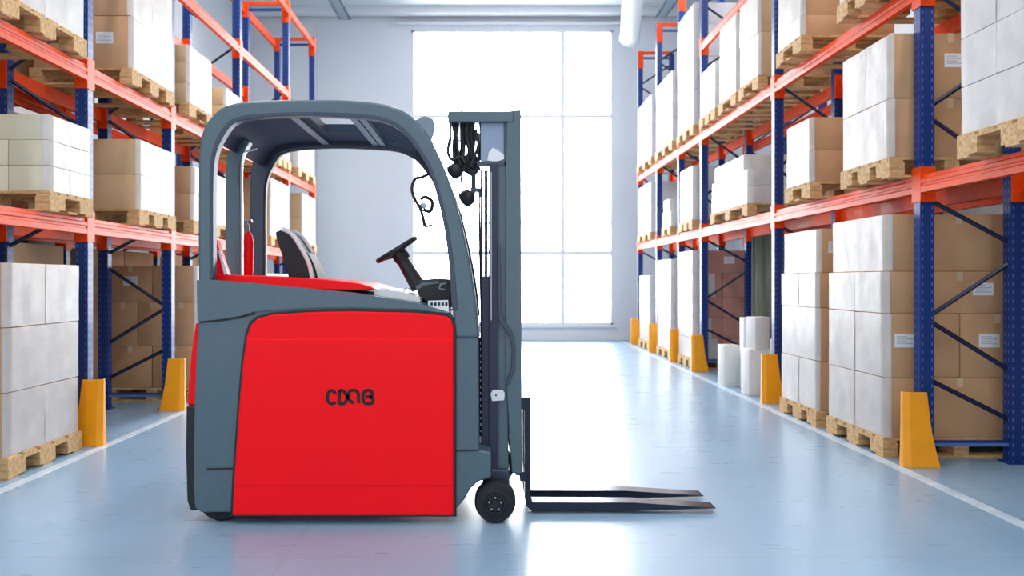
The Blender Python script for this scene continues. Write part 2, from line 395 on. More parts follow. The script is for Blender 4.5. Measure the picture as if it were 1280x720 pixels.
# ---------------------------------------------------------------- pallets and cartons
def pallet(x0, x1, y0, y1, z, label):
    """boards run across (along X), three block rows facing the aisle."""
    cx, cy = (x0 + x1) / 2, (y0 + y1) / 2; W, L = x1 - x0, y1 - y0
    key = (round(W, 2), round(L, 2))
    r = root('wooden_pallet', (cx, cy, z), label, 'pallet', 'wooden pallets in the racks')
    if key not in _cache:
        ms = {}
        bm = bmesh.new(); n = max(5, int(L / .16)); bw = L / n
        for i in range(n): box(bm, -W / 2, W / 2, -L / 2 + i * bw, -L / 2 + i * bw + bw * .78 if i < n - 1 else L / 2, .124, .144)
        for x in (-W / 2, -.05, W / 2 - .1): box(bm, x, x + .1, -L / 2, L / 2, .108, .124)
        ms['top_deck'] = bm
        bm = bmesh.new()
        box(bm, -W / 2, W / 2, -.06, .06, 0, .016)
        ms['bottom_board'] = bm
        d = {}
        for k, b in ms.items():
            bmesh.ops.recalc_face_normals(b, faces=b.faces); me = bpy.data.meshes.new(k); b.to_mesh(me); b.free(); me.materials.append(M['wood']); d[k] = me
        bm = bmesh.new(); box(bm, -.055, .055, -.1, .1, .016, .108); me = bpy.data.meshes.new('block'); bmesh.ops.recalc_face_normals(bm, faces=bm.faces); bm.to_mesh(me); bm.free(); me.materials.append(M['wood']); d['block'] = me
        _cache[key] = d
    d = _cache[key]
    o = bpy.data.objects.new('top_deck', d['top_deck']); COL.objects.link(o); o.parent = r
    for y in (-L / 2 + .06, 0, L / 2 - .06):
        o = bpy.data.objects.new('bottom_board', d['bottom_board']); COL.objects.link(o); o.parent = r; o.location = (0, y, 0)
    for x in (-W / 2 + .055, 0, W / 2 - .055):
        for y in ((-L / 2 + .1, 0, L / 2 - .1) if L > .75 else (-L / 2 + .1, L / 2 - .1)):
            o = bpy.data.objects.new('block', d['block']); COL.objects.link(o); o.parent = r; o.location = (x, y, 0)
    return r

def carton_mesh(W, L, H, mk):
    key = ('c', round(W, 3), round(L, 3), round(H, 3), mk)
    if key in _cache: return _cache[key]
    bm = bmesh.new(); box(bm, -W / 2, W / 2, -L / 2, L / 2, 0, H)
    bmesh.ops.bevel(bm, geom=list(bm.edges), offset=.006, segments=2, affect='EDGES', profile=.5)
    bmesh.ops.recalc_face_normals(bm, faces=bm.faces)
    me = bpy.data.meshes.new('carton'); bm.to_mesh(me); bm.free(); me.materials.append(M[mk]); me.shade_smooth(); me.set_sharp_from_angle(angle=.5)
    _cache[key] = me; return me
def film_mesh(W, L, H, side, wrap, seed):
    """crinkled stretch film over the aisle face, turning the near corner by `wrap`."""
    key = ('f', round(W, 3), round(L, 3), round(H, 3), side, round(wrap, 2), seed)
    if key in _cache: return _cache[key]
    bm = bmesh.new(); path = []; o = .005
    n1 = max(1, int(wrap / .06)); n2 = max(4, int(L / .06))
    if wrap > 0:
        for i in range(n1): path.append((-W / 2 + wrap * (1 - i / n1), -L / 2 - o, 0, -1))
    for i in range(n2 + 1): path.append((-W / 2 - o, -L / 2 + L * i / n2 - (o if i == 0 else 0), -1, 0))
    nz = max(4, int(H / .05)); rows = []
    for j in range(nz + 1):
        row = []
        for (x, y, nx, ny) in path:
            z = H * j / nz
            k = noise.noise(Vector((x * 9 + seed, y * 9, z * 4))) * .003 + .0015
            ez = 0 if 0 < j < nz else noise.noise(Vector((x * 6, y * 8 + seed, j))) * .008
            zz = min(max(z + ez, .002), H - .001)
            row.append(bm.verts.new((side * (x + nx * max(k, -.003)), y + ny * max(k, -.003), zz)))
        rows.append(row)
    for a, b in zip(rows, rows[1:]):
        for k in range(len(path) - 1): bm.faces.new((a[k], a[k + 1], b[k + 1], b[k]))
    bmesh.ops.recalc_face_normals(bm, faces=bm.faces)
    me = bpy.data.meshes.new('lit_stretch_film'); bm.to_mesh(me); bm.free(); me.materials.append(M['film']); me.shade_smooth()
    _cache[key] = me; return me

ROWN = {1: ['only row'], 2: ['bottom row', 'top row'], 3: ['bottom row', 'middle row', 'top row'], 4: ['bottom row', 'second row', 'third row', 'top row'],
        5: ['bottom row', 'second row', 'middle row', 'fourth row', 'top row']}
COLW = {'card': 'brown', 'card_dark': 'reddish brown', 'card_tan': 'tan', 'card_white': 'white', 'card_grey': 'pale grey', 'card_cream': 'cream'}
nseed = 0
def stack(desc, side, y0, y1, z, rows, mk='card', film=True, depth=.86, fx=None, with_pallet=True, wrap=.1, labels={}):
    """rows: list of (height, nx, ny[, inset_y, inset_x]); labels: set of (row, ix) near faces that carry a paper label."""
    global nseed
    zmap = {2.01: 2.041, 3.33: 3.421, 1.77: 1.791, 2.94: 3.011}
    k = 1.045 if side < 0 else (1.04 if y0 > 8 else 1.0)
    y0 *= k; y1 *= k
    if fx is None: fx = -3.13 if side < 0 else (3.0 if k > 1 else 2.91)
    if z in zmap:
        rows = [(rw[0] * (1.045 if k > 1 else 1.02),) + tuple(rw[1:]) for rw in rows]; z = zmap[z]
    xa, xb = sorted((fx - side * .02, fx + side * (depth + .02)))
    if with_pallet:
        pallet(xa, xb, y0 - .01, y1 + .01, z, 'wooden pallet under the ' + desc); z += .1445
    nr = len(rows); grp = 'cartons of the ' + desc
    for ri, rw in enumerate(rows):
        h, nx, ny = rw[:3]; iy = rw[3] if len(rw) > 3 else 0; ixn = rw[4] if len(rw) > 4 else 0
        rmk = rw[5] if len(rw) > 5 else mk
        ya, yb = y0 + iy, y1 - iy; da, db = ixn, depth - ixn
        cw, cl = (db - da) / nx, (yb - ya) / ny
        for i in range(nx):
            for j in range(ny):
                if i > 0 and j > 0: continue
                gx = .008; W_, L_, H_ = round(cw - gx, 3), round(cl - gx, 3), round(h - .002, 3)
                cx = fx + side * (da + cw * (i + .5)) ; cy = ya + cl * (j + .5)
                o = bpy.data.objects.new('carton', carton_mesh(W_, L_, H_, rmk)); COL.objects.link(o)
                o.location = (cx + random.uniform(-.003, .003), cy + random.uniform(-.003, .003), z)
                where = ROWN[nr][ri]
                if ny > 1: where += ' ' + ('near end' if j == 0 else 'far end' if j == ny - 1 else 'middle')
                if nx > 1 and j == 0: where += ' ' + ('aisle side' if i == 0 else 'inner side' if i == nx - 1 else 'centre')
                if nr == 1: where = where.replace('only row', '').strip() or 'single'
                lab = '%s carton, %s, %s' % (COLW[rmk], where, desc)
                tag(o, lab, 'carton', grp)
                if film and i == 0:  # aisle side only: wrap plus the brightness falling there, put into its colour
                    nseed += 1; wp = wrap * random.uniform(.7, 1.3) if j == 0 else 0
                    f = bpy.data.objects.new('lit_stretch_film', film_mesh(W_, L_, H_, side, min(wp, W_ * .9), nseed % 5)); COL.objects.link(f); f.parent = o
                if j == 0:
                    # closing tape down the near face
                    if W_ > .3 and rmk in ('card', 'card_tan') and h > .25:
                        bm = boxes((-.022, .022, -L_ / 2 - .0015, -L_ / 2 + .001, H_ - .07, H_))
                        obj2('tape', bm, M['tape'], o)
                    if (ri, i) in labels:
                        lw, lh = min(.15, W_ * .45), min(.1, H_ * .3); lx = labels[(ri, i)]
                        bm = boxes((lx - lw / 2, lx + lw / 2, -L_ / 2 - .003, -L_ / 2 + .001, H_ * .58 - lh / 2, H_ * .58 + lh / 2))
                        p = obj2('shipping_label', bm, M['paper'], o)
                        bm = boxes(*[(lx - lw * .4, lx + lw * (.4 if q % 2 else .1), -L_ / 2 - .004, -L_ / 2 - .002, H_ * .58 + lh * (.3 - q * .17) - .004, H_ * .58 + lh * (.3 - q * .17) + .003) for q in range(4)])
                        obj2('label_print', bm, M['print'], p)
        z += h
def obj2(name, bm, m, parent):      # local coordinates
    bmesh.ops.recalc_face_normals(bm, faces=bm.faces)
    me = bpy.data.meshes.new(name); bm.to_mesh(me); bm.free(); me.materials.append(m)
    o = bpy.data.objects.new(name, me); COL.objects.link(o); o.parent = parent; return o

# right rack, floor
stack('nearer floor stack, first right bay', 1, 5.86, 6.82, 0, [(.44, 1, 2), (.47, 2, 2), (.31, 1, 2, 0, 0), (.42, 1, 2, .02, .02)], labels={(1, 0): -.13, (1, 1): -.06, (2, 0): .17}, depth=1.1, wrap=.04)
stack('farther floor stack, first right bay', 1, 7.06, 7.92, 0, [(.44, 1, 2), (.47, 2, 1), (.31, 1, 2), (.39, 1, 1, .02, .02)], labels={(3, 0): -.25}, wrap=.02)
stack('floor stack, third right bay', 1, 11.25, 12.1, 0, [(.3, 2, 2), (.3, 2, 2), (.3, 2, 2), (.35, 2, 2), (.34, 1, 2)], mk='card_dark', labels={(3, 0): 0, (4, 0): .1}, wrap=.3)
stack('floor stack, fourth right bay', 1, 12.6, 13.6, 0, [(.4, 2, 2), (.4, 2, 2), (.4, 1, 2), (.3, 1, 1)], mk='card_white')
stack('floor stack, fifth right bay', 1, 14.25, 15.2, 0, [(.42, 2, 2), (.42, 2, 2), (.4, 1, 2)], mk='card_grey')
# loose white cartons on the floor behind the second right guard
def loose(x, y, W_, L_, H_, z, rz, label, mk='card_white', group='loose white cartons on the floor by the second right post'):
    o = bpy.data.objects.new('carton', carton_mesh(W_, L_, H_, mk)); COL.objects.link(o); o.location = (x, y, z); o.rotation_euler.z = rz
    tag(o, label, 'carton', group)
    obj2('tape', boxes((-.02, .02, -L_ / 2 - .001, L_ / 2 + .001, H_ - .001, H_ + .001)), M['tape'], o)
loose(2.98, 9.9, .2, .22, .5, 0, .1, 'tall white carton standing on the floor, farthest of the loose white ones')
loose(3.13, 9.55, .2, .22, .85, 0, -.1, 'tallest slim white carton on the floor behind the second right guard')
loose(3.06, 9.1, .28, .25, .52, 0, .05, 'wide white carton on the floor supporting a smaller white one')
loose(3.07, 9.1, .18, .2, .36, .521, .2, 'small white carton resting on top of the wide white carton')
loose(3.2, 8.77, .26, .25, .4, 0, 0, 'low white carton on the floor just behind the second right post')
loose(3.2, 8.77, .15, .15, .25, .401, .3, 'tiny white carton on top of the low white carton')
# right rack, lower shelf
stack('lower shelf stack, foremost right bay', 1, 3.9, 4.92, 2.01, [(.29, 2, 3), (.29, 2, 3), (.29, 2, 3)], mk='card_grey', wrap=.3)
stack('nearer lower shelf stack, first right bay', 1, 5.77, 6.55, 2.01, [(.42, 1, 2), (.46, 1, 2)], labels={(1, 0): .03}, wrap=.02)
stack('farther lower shelf stack, first right bay', 1, 7.19, 7.78, 2.01, [(.28, 1, 1), (.29, 1, 1)], wrap=.02, mk='card')
stack('lower shelf stack, second right bay', 1, 8.85, 10.3, 2.01, [(.2, 2, 3), (.18, 2, 3), (.18, 1, 2, .15)], mk='card_white', wrap=.5, depth=.8)
stack('lower shelf stack, third right bay', 1, 11.25, 12.0, 2.01, [(.38, 2, 1), (.38, 1, 1)], mk='card_grey')
stack('lower shelf stack, fourth right bay', 1, 12.6, 13.2, 2.01, [(.24, 1, 2), (.2, 1, 1, .1)], mk='card_white', depth=.7)
stack('lower shelf stack, fifth right bay', 1, 14.15, 15.3, 2.01, [(.45, 1, 2), (.44, 1, 2)], mk='card_grey')
# right rack, upper shelf
stack('nearer upper shelf stack, first right bay', 1, 5.78, 6.62, 3.33, [(.3, 1, 2), (.3, 1, 2)])
stack('farther upper shelf stack, first right bay', 1, 7.4, 8.02, 3.33, [(.19, 1, 1), (.4, 1, 1)], labels={(1, 0): -.26}, wrap=.02)
stack('nearer upper shelf stack, second right bay', 1, 8.5, 9.15, 3.33, [(.46, 2, 1), (.46, 1, 1)], mk='card_tan', wrap=.02)
stack('middle upper shelf stack, second right bay', 1, 9.27, 9.95, 3.33, [(.46, 1, 1), (.46, 1, 1)], mk='card_grey')
stack('farther upper shelf stack, second right bay', 1, 10.12, 10.85, 3.33, [(.3, 1, 1), (.3, 1, 1)], mk='card_grey')
stack('upper shelf stack, third right bay', 1, 11.2, 12.15, 3.33, [(.5, 1, 2), (.45, 1, 2), (.45, 1, 2), (.3, 1, 2)], mk='card_grey')
stack('upper shelf stack, fourth right bay', 1, 12.5, 13.7, 3.33, [(.4, 1, 2), (.4, 1, 2), (.3, 1, 2)], mk='card_white')
stack('upper shelf stack, fifth right bay', 1, 14.1, 15.4, 3.33, [(.4, 1, 2), (.4, 1, 2), (.3, 1, 2)], mk='card_white')

# left rack, floor
stack('floor stack, foremost left bay', -1, 4.97, 5.85, 0, [(.42, 1, 2), (.425, 1, 2), (.425, 1, 2)], wrap=.02)
stack('floor stack, second left bay', -1, 8.2, 9.4, 0, [(.45, 2, 2), (.47, 3, 2), (.39, 2, 2)], labels={(2, 1): 0}, depth=.94, wrap=.02)
stack('floor stack, third left bay', -1, 10.4, 12.0, 0, [(.45, 2, 2), (.45, 2, 2), (.35, 2, 2)], mk='card_tan')
stack('floor stack, fourth left bay', -1, 12.7, 13.8, 0, [(.45, 2, 2), (.45, 2, 2)], mk='card_white')
# left rack, lower shelf
stack('lower shelf stack, foremost left bay', -1, 5.45, 6.02, 1.77, [(.175, 3, 2), (.175, 3, 2), (.175, 2, 2)], mk='card_cream', wrap=.05)
stack('lower shelf stack, first left bay', -1, 6.84, 7.62, 1.77, [(.3, 1, 2), (.3, 1, 2)], mk='card_tan', wrap=.02)
stack('lower shelf stack, second left bay', -1, 8.1, 9.5, 1.77, [(.27, 1, 2), (.28, 1, 2, .02)], mk='card', wrap=.02)
stack('lower shelf stack, third left bay', -1, 11.0, 12.0, 1.77, [(.4, 1, 2), (.4, 1, 2)], mk='card', wrap=.02)
stack('lower shelf stack, fourth left bay', -1, 12.9, 13.9, 1.77, [(.4, 1, 2), (.4, 1, 2)], mk='card_tan', wrap=.02)
# left rack, upper shelf
stack('upper shelf stack, foremost left bay', -1, 4.9, 5.93, 2.94, [(.4, 1, 2), (.4, 1, 2)], mk='card_grey')
stack('upper shelf stack, first left bay', -1, 6.7, 7.58, 2.94, [(.44, 1, 2), (.44, 1, 2)], wrap=.02, labels={(0, 0): .2})
stack('nearer upper shelf stack, second left bay', -1, 7.98, 8.66, 2.94, [(.2, 1, 1), (.2, 1, 1), (.18, 1, 1)], mk='card_tan', wrap=.02, labels={(0, 0): .1, (1, 0): .2})
stack('farther upper shelf stack, second left bay', -1, 9.1, 9.75, 2.94, [(.22, 1, 1), (.2, 1, 1)], mk='card_tan', wrap=.02)
stack('nearer upper shelf stack, third left bay', -1, 10.1, 10.9, 2.94, [(.24, 1, 1)], mk='card_white')
stack('farther upper shelf stack, third left bay', -1, 11.4, 12.1, 2.94, [(.3, 1, 1), (.45, 1, 1)], mk='card', wrap=.02)
stack('upper shelf stack, fourth left bay', -1, 12.6, 13.8, 2.94, [(.4, 1, 2), (.2, 1, 1)], mk='card_white')

# the racks standing back to back with the two in front, seen only through them
BRX, BLX = 3.05 + .74 + .32, -(3.18 + .74 + .32)
rack(1, BRX, RY[:5], [3.9] * 5, [(2.04, 0, 3, 1, 0), (3.42, 0, 3, 1, 0)], 'shadowed second pallet rack standing behind the right rack')
rack(-1, BLX, LY[:5], [3.4] * 5, [(1.79, 0, 3, 1, 0), (3.01, 0, 2, 1, 0)], 'shadowed second pallet rack standing behind the left rack')
for side, fx, tab in ((1, BRX - .06, [(2.95, 4.1, 0), (4.3, 5.5, 0), (5.9, 7.0, 0), (7.2, 8.4, 0), (8.8, 10.1, 0), (11.8, 12.6, 0), (3.0, 4.1, 2.01), (4.3, 5.5, 2.01), (6.0, 7.6, 2.01), (8.8, 10.2, 2.01), (4.3, 5.5, 3.33), (6.0, 7.6, 3.33)]),
                      (-1, BLX + .06, [(4.8, 6.2, 0), (6.6, 7.9, 0), (8.4, 10.0, 0), (10.6, 12.4, 0), (4.9, 6.2, 1.77), (6.7, 7.9, 1.77), (8.4, 9.9, 1.77), (6.7, 7.9, 2.94)])):
    for i, (a, b, z) in enumerate(tab):
        k = 1.045 if side < 0 else (1.04 if a > 8 else 1)
        bay = next(q for q in range(6) if (RY if side > 0 else LY)[q + 1] > b)
        nm = {0: 'floor', 2.01: 'lower shelf', 3.33: 'upper shelf', 1.77: 'lower shelf', 2.94: 'upper shelf'}[z]
        first = (side, bay, z) not in _cache; _cache[(side, bay, z)] = 1
        stack('%s %sstack behind %s %s bay' % (nm, '' if first else 'second ', ['foremost', 'first', 'second', 'third', 'fourth'][bay], 'right' if side > 0 else 'left'), side, a / k, b / k, z,
              [(.49, 1, 2), (.5, 1, 2)] + ([(.5, 1, 2)] if z == 0 else []) if z != 1.77 else [(.4, 1, 2), (.42, 1, 2)], mk=('card', 'card_tan')[i % 2], film=False, fx=fx, depth=.8)
# olive cloth hanging in the second right bay
bm = bmesh.new(); n = 40; a = []; b = []
for i in range(n + 1):
    t = i / n; y = 9.25 + t * .95; x = 3.62 + .03 * math.sin(t * 40) + .02 * math.sin(t * 17)
    a.append((x, y)); 
rows = []
for z in (.15, .7, 1.3, 1.84):
    rows.append([bm.verts.new((3.36 + (x - 3.62) * (1.3 - .3 * z / 1.9), y, z)) for x, y in a])
for p, q in zip(rows, rows[1:]):
    for k in range(n): bm.faces.new((p[k], p[k + 1], q[k + 1], q[k]))
bmesh.ops.solidify(bm, geom=list(bm.faces), thickness=.006)
tag(obj('hanging_cloth', bm, M['cloth']), 'olive grey cloth hanging in the second right rack bay', 'cloth')

# ---------------------------------------------------------------- forklift
YN, YF = 4.25, 5.25                   # near and far flank of the truck
def P(px, py, Y=YN): return ((px - 610) * Y / F, CAMZ + (350 - py) * Y / F)
def PL(pts, Y=YN): return [P(a, b, Y) for a, b in pts]
def P3(px, py, Y): x, z = P(px, py, Y); return (x, Y, z)
fk = root('forklift', (-.75, 4.75, 0), 'red and slate grey electric forklift standing side on in the aisle', 'forklift')
def smooth_poly(pts, n=6, closed=False):
    """Catmull-Rom through pts."""
    out = []; N = len(pts)
    for i in range(N if closed else N - 1):
        p = [pts[(i + k) % N] if closed else pts[min(max(i + k, 0), N - 1)] for k in (-1, 0, 1, 2)]
        for s in range(n):
            t = s / n; out.append(tuple(.5 * (2 * p[1][c] + (p[2][c] - p[0][c]) * t + (2 * p[0][c] - 5 * p[1][c] + 4 * p[2][c] - p[3][c]) * t * t + (3 * p[1][c] - p[0][c] - 3 * p[2][c] + p[3][c]) * t ** 3) for c in range(len(pts[0]))))
    if not closed: out.append(pts[-1])
    return out
# chassis
sil = [(250, 642), (242, 636), (240, 610), (241, 520), (244, 440), (248, 380), (250, 352), (266, 350), (330, 355.5), (440, 366), (520, 378), (564, 391), (568, 400), (598, 404), (599, 563), (614, 566), (614, 598), (598, 603), (588, 612), (580, 626), (568, 640), (400, 641)]
bm = bmesh.new(); prism(bm, PL(sil), YN + .012, YF)
ch = obj('chassis', bm, M['slate'], fk, bevel=.012, segs=3)
bm = bmesh.new(); prism(bm, PL([(247, 402), (275, 399), (300, 395), (318, 389.5), (345, 387), (390, 384.5), (440, 384), (520, 386), (562, 390.5), (564, 391), (520, 378), (440, 366), (330, 355.5), (266, 350), (246, 350)]), YN - .003, YN + .03)
obj('shoulder', bm, M['slate'], fk, bevel=.005)
# crease lines on the rear corner of the chassis
for pts in ([(249, 404), (275, 402), (300, 398), (318, 393), (318, 390), (300, 395), (275, 399), (249, 401)], [(258, 588), (293, 587), (293, 585), (258, 586)], [(569, 565), (599, 564), (599, 562.6), (569, 563.4)], [(569, 423), (599, 423), (599, 421.6), (569, 421.6)]):
    bm = bmesh.new(); prism(bm, PL(pts), YN + .008, YN + .02); obj('seam', bm, M['black'], ch)
# red side panel
pan = [(291, 644), (293, 600), (296, 555), (300, 500), (304, 455), (309, 420), (314, 406), (323, 398), (340, 393.5), (390, 390), (440, 389), (520, 391), (558, 395), (565, 401), (567, 412), (567, 644)]
gask = [(287.5, 646), (290, 598), (293, 555), (297, 500), (301, 455), (306, 418), (311, 403), (321, 395), (340, 390.5), (390, 387), (440, 386), (520, 388), (560, 392), (568, 399), (570.5, 412), (570.5, 646)]
bm = bmesh.new(); prism(bm, PL(gask), YN + .004, YN + .02); obj('panel_seal', bm, M['black'], fk)
bm = bmesh.new(); prism(bm, PL(pan), YN - .012, YN + .01); sp = obj('side_panel', bm, M['red'], fk, bevel=.011, segs=4)
def inset(poly, y0, y1): return [p for p in poly]
# raised field between two creases
fld = [(296, 606), (299, 555), (303, 500), (307, 455), (311, 424), (566, 424), (566, 606)]
bm = bmesh.new(); prism(bm, PL(fld), YN - .016, YN - .008); obj('panel_field', bm, M['red'], sp, bevel=.003, segs=3)
# lettering
def stroke(bm, pts, wd, y0, y1):
    L, R = [], []
    for i, p in enumerate(pts):
        a = Vector(pts[max(i - 1, 0)]); b = Vector(pts[min(i + 1, len(pts) - 1)]); d = (b - a).normalized(); nrm = Vector((-d.y, d.x)) * wd / 2
        L.append((p[0] + nrm.x, p[1] + nrm.y)); R.append((p[0] - nrm.x, p[1] - nrm.y))
    ribbon(bm, PL(L), PL(R), y0, y1)
letters = [[[(320, 275), (285, 215), (225, 208), (170, 265), (165, 390), (215, 455), (285, 458), (322, 425)]],
           [[(398, 195), (396, 330), (402, 455), (460, 465), (520, 430), (560, 350), (592, 235), (650, 198), (730, 205), (775, 270), (782, 455)], [(398, 205), (470, 205), (520, 262), (570, 340), (625, 415), (690, 450)]],
           [[(920, 330), (1010, 330), (1068, 380), (1060, 440), (990, 465), (915, 455), (872, 390), (875, 265), (925, 205), (1000, 200), (1055, 240), (1050, 300), (1005, 330)]]]
for lt in letters:
    bm = bmesh.new()
    for st in lt: stroke(bm, smooth_poly([(400 + u / 16, 475 + v / 16) for u, v in st], 5), 4.1, YN - .018, YN - .0155)
    obj('letter', bm, M['ink'], sp)
# rear: red upper shell and black bumper
bm = bmesh.new(); prism(bm, [P(a, b, 4.33) for a, b in [(245, 403), (239.5, 440), (236, 480), (234.5, 507), (252, 507), (262, 403)]], 4.32, 5.18); obj('rear_shell', bm, M['red'], fk, bevel=.012)
bm = bmesh.new(); prism(bm, [P(a, b, 4.30) for a, b in [(233, 507), (232.5, 570), (234, 625), (238, 638), (262, 638), (262, 507)]], 4.29, 5.21); obj('rear_bumper', bm, M['black'], fk, bevel=.012)
# wheels
def wheel(name, px, py, Y, r, wd, parent=fk):
    x, z = P(px, py, Y + .0); z = r
    bm = bmesh.new()
    lathe(bm, [(r * .55, -.004), (r * .6, -.0), (r * .9, 0), (r * .97, .012), (r, .03), (r, wd - .03), (r * .96, wd - .01), (r * .6, wd)], (x, Y, z), (0, 1, 0), 36)
    t = obj(name, bm, M['rubber'], parent)
    bm = bmesh.new(); lathe(bm, [(r * .05, -.02), (r * .2, -.02), (r * .22, -.008), (r * .38, -.008), (r * .42, -.016), (r * .5, -.016), (r * .54, -.003), (r * .54, .01)], (x, Y, z), (0, 1, 0), 30)
    obj('hub', bm, M['black'], t)
    for k in range(5):
        a = 2 * math.pi * k / 5 + .3; bm = bmesh.new(); lathe(bm, [(.006, -.022), (.006, -.005)], (x + math.cos(a) * r * .3, Y, z + math.sin(a) * r * .3), (0, 1, 0), 6); obj('lug_nut', bm, M['steel'], t)
wheel('front_wheel', 619, 631, 4.262, .111, .12); wheel('front_wheel', 622, 620, 5.1, .111, .12)
wheel('rear_wheel', 276, 640, 4.30, .14, .14); wheel('rear_wheel', 330, 640, 4.94, .14, .14)
x0, z0 = P(614, 590)
obj('axle_beam', boxes((P(603, 0)[0], P(638, 0)[0], 4.39, 5.09, .14, .26)), M['slate_dark'], fk, bevel=.01)
# overhead guard arches
outer = [(247, 390), (247, 300), (247, 240), (247.5, 200), (249.5, 178), (254, 160), (264, 145), (279, 133), (303, 126.5), (340, 124.5), (390, 124), (430, 124.5), (467, 127.5), (490, 132), (507, 139.5), (524, 154), (538, 174), (552, 202), (565, 236), (576, 275), (587, 325), (595, 375), (599, 423)]
inner = [(266, 390), (266, 300), (266, 240), (267, 208), (270, 190), (275, 177), (284, 162), (292, 154), (308, 148.5), (342, 145), (390, 144), (430, 145.5), (463, 148), (482, 152), (499, 161), (512, 174), (525, 192), (538, 216), (547, 246), (555, 280), (562, 330), (565, 375), (569, 423)]
oS, iS = smooth_poly(outer, 4), smooth_poly(inner, 4)
ops, ips = PL(oS), PL(iS)
bm = bmesh.new(); ribbon(bm, ops, ips, YN, YN + .07); ar = obj('guard_arch', bm, M['slate'], fk, bevel=.02, segs=4)
# dark inner rubber lip
def lerp2(A, B, t): return [(a[0] + (b[0] - a[0]) * t, a[1] + (b[1] - a[1]) * t) for a, b in zip(A, B)]
lo, li = zip(*[(a, b) for a, b in zip(lerp2(ops, ips, .78), lerp2(ops, ips, 1.03)) if b[1] > P(0, 349 if b[0] < -1 else 389)[1]])
bm = bmesh.new(); ribbon(bm, lo, li, YN - .003, YN + .06); obj('arch_lip', bm, M['slate_dark'], ar, bevel=.004)
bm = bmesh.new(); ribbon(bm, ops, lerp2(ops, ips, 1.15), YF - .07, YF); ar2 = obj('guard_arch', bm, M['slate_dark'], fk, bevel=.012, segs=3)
bm = bmesh.new(); ribbon(bm, lerp2(ops, ips, .93), lerp2(ops, ips, 1.2), YF - .05, YF - .012); obj('arch_lip', bm, M['black'], ar2)
# roof skin sections between the arches, following the arch
oR, iR = smooth_poly(outer, 30), smooth_poly(inner, 30); opr, ipr = PL(oR), PL(iR)
def xsec(px0, px1, t0, t1, y0, y1):
    idx = [i for i, p in enumerate(oR) if px0 <= p[0] <= px1 and p[1] < 250]
    if len(idx) > 60: idx = idx[::4] + [idx[-1]]
    A, B = lerp2(opr, ipr, t0), lerp2(opr, ipr, t1)
    bm = bmesh.new(); ribbon(bm, [A[i] for i in idx], [B[i] for i in idx], y0, y1); return bm
obj('roof_panel', xsec(252, 368, .12, .75, YN + .06, YF - .06), M['roof'], fk)
obj('roof_panel', xsec(366, 445, .2, .75, 4.84, YF - .06), M['roof'], fk)
obj('roof_panel', xsec(366, 380, .2, .8, YN + .06, 4.86), M['roof'], fk)
obj('roof_panel', xsec(432, 448, .2, .85, YN + .06, YF - .06), M['roof'], fk)
obj('roof_panel', xsec(505, 556, .25, .7, YN + .06, YF - .06), M['roof'], fk)
for a, b in ((360, 366), (438, 443), (450, 456)): 
    obj('roof_rib', xsec(a - 3, b + 3, .7, 1.0, YN + .06, YF - .06), M['slate'], fk)
for k in range(7):
    y = YN + .15 + k * .115
    obj('roof_slat', xsec(446, 514, .5, .66, y, y + .042), M['roof'], fk)
# roof lamp on the front of the arch and grab sticker
bm = bmesh.new(); prism(bm, PL([(515, 150), (530, 143), (541, 147), (543, 158), (539, 174), (526, 166)]), 4.27, 4.42); obj('roof_lamp', bm, M['lens'], fk, bevel=.008)
# rear pillar in the middle of the cab and rear pane frame
bm = bmesh.new(); ribbon(bm, [P(a, b, 4.62) for a, b in ((281, 372), (281, 260), (281, 215), (283, 195), (289, 180), (298, 168))], [P(a, b, 4.62) for a, b in ((300, 372), (300, 260), (299, 222), (300, 203), (304, 190), (312, 176))], 4.62, 4.70)
obj('rear_pillar', bm, M['slate'], fk, bevel=.01)
bm = bmesh.new(); tube(bm, [P3(301.5, 350, 4.64), P3(301.5, 200, 4.64), P3(304, 190, 4.64), P3(322, 186, 4.64)], .006, 8); obj('pane_trim', bm, M['white_plastic'], fk)
# red seat deck with a bright corner post
bm = bmesh.new(); prism(bm, PL([(268, 343), (300, 344), (360, 346.5), (410, 349.5), (450, 354), (466, 358.5), (470, 361), (455, 363), (400, 362), (330, 358), (268, 353)], 4.4), 4.36, 5.14)
obj('seat_deck', bm, M['red'], fk, bevel=.006)
bm = bmesh.new(); prism(bm, PL([(262, 298), (271, 300), (279, 325), (287, 347), (268, 349), (263, 325)], 4.38), 4.37, 4.43); ob = obj('corner_fin', bm, M['red'], fk, bevel=.006)
bm = bmesh.new(); prism(bm, PL([(272, 312), (275, 314), (285, 343), (280, 343)], 4.36), 4.362, 4.372); obj('fin_sticker', bm, M['white_plastic'], ob)
# extinguisher-like red cylinder behind the pillars
bm = bmesh.new(); lathe(bm, [(.03, 0), (.034, .01), (.034, .2), (.026, .24), (.012, .26)], P3(309, 344, 4.8), (.02, 0, 1), 20); ex = obj('extinguisher', bm, M['red'], fk)
bm = bmesh.new(); tube(bm, [P3(309, 290, 4.8), P3(308, 281, 4.8)], .014, 12); tube(bm, [P3(303, 279, 4.8), P3(315, 276, 4.8)], .01, 8); tube(bm, [P3(310, 279, 4.8), P3(300, 271, 4.8)], .008, 8); obj('valve', bm, M['lens'], ex)
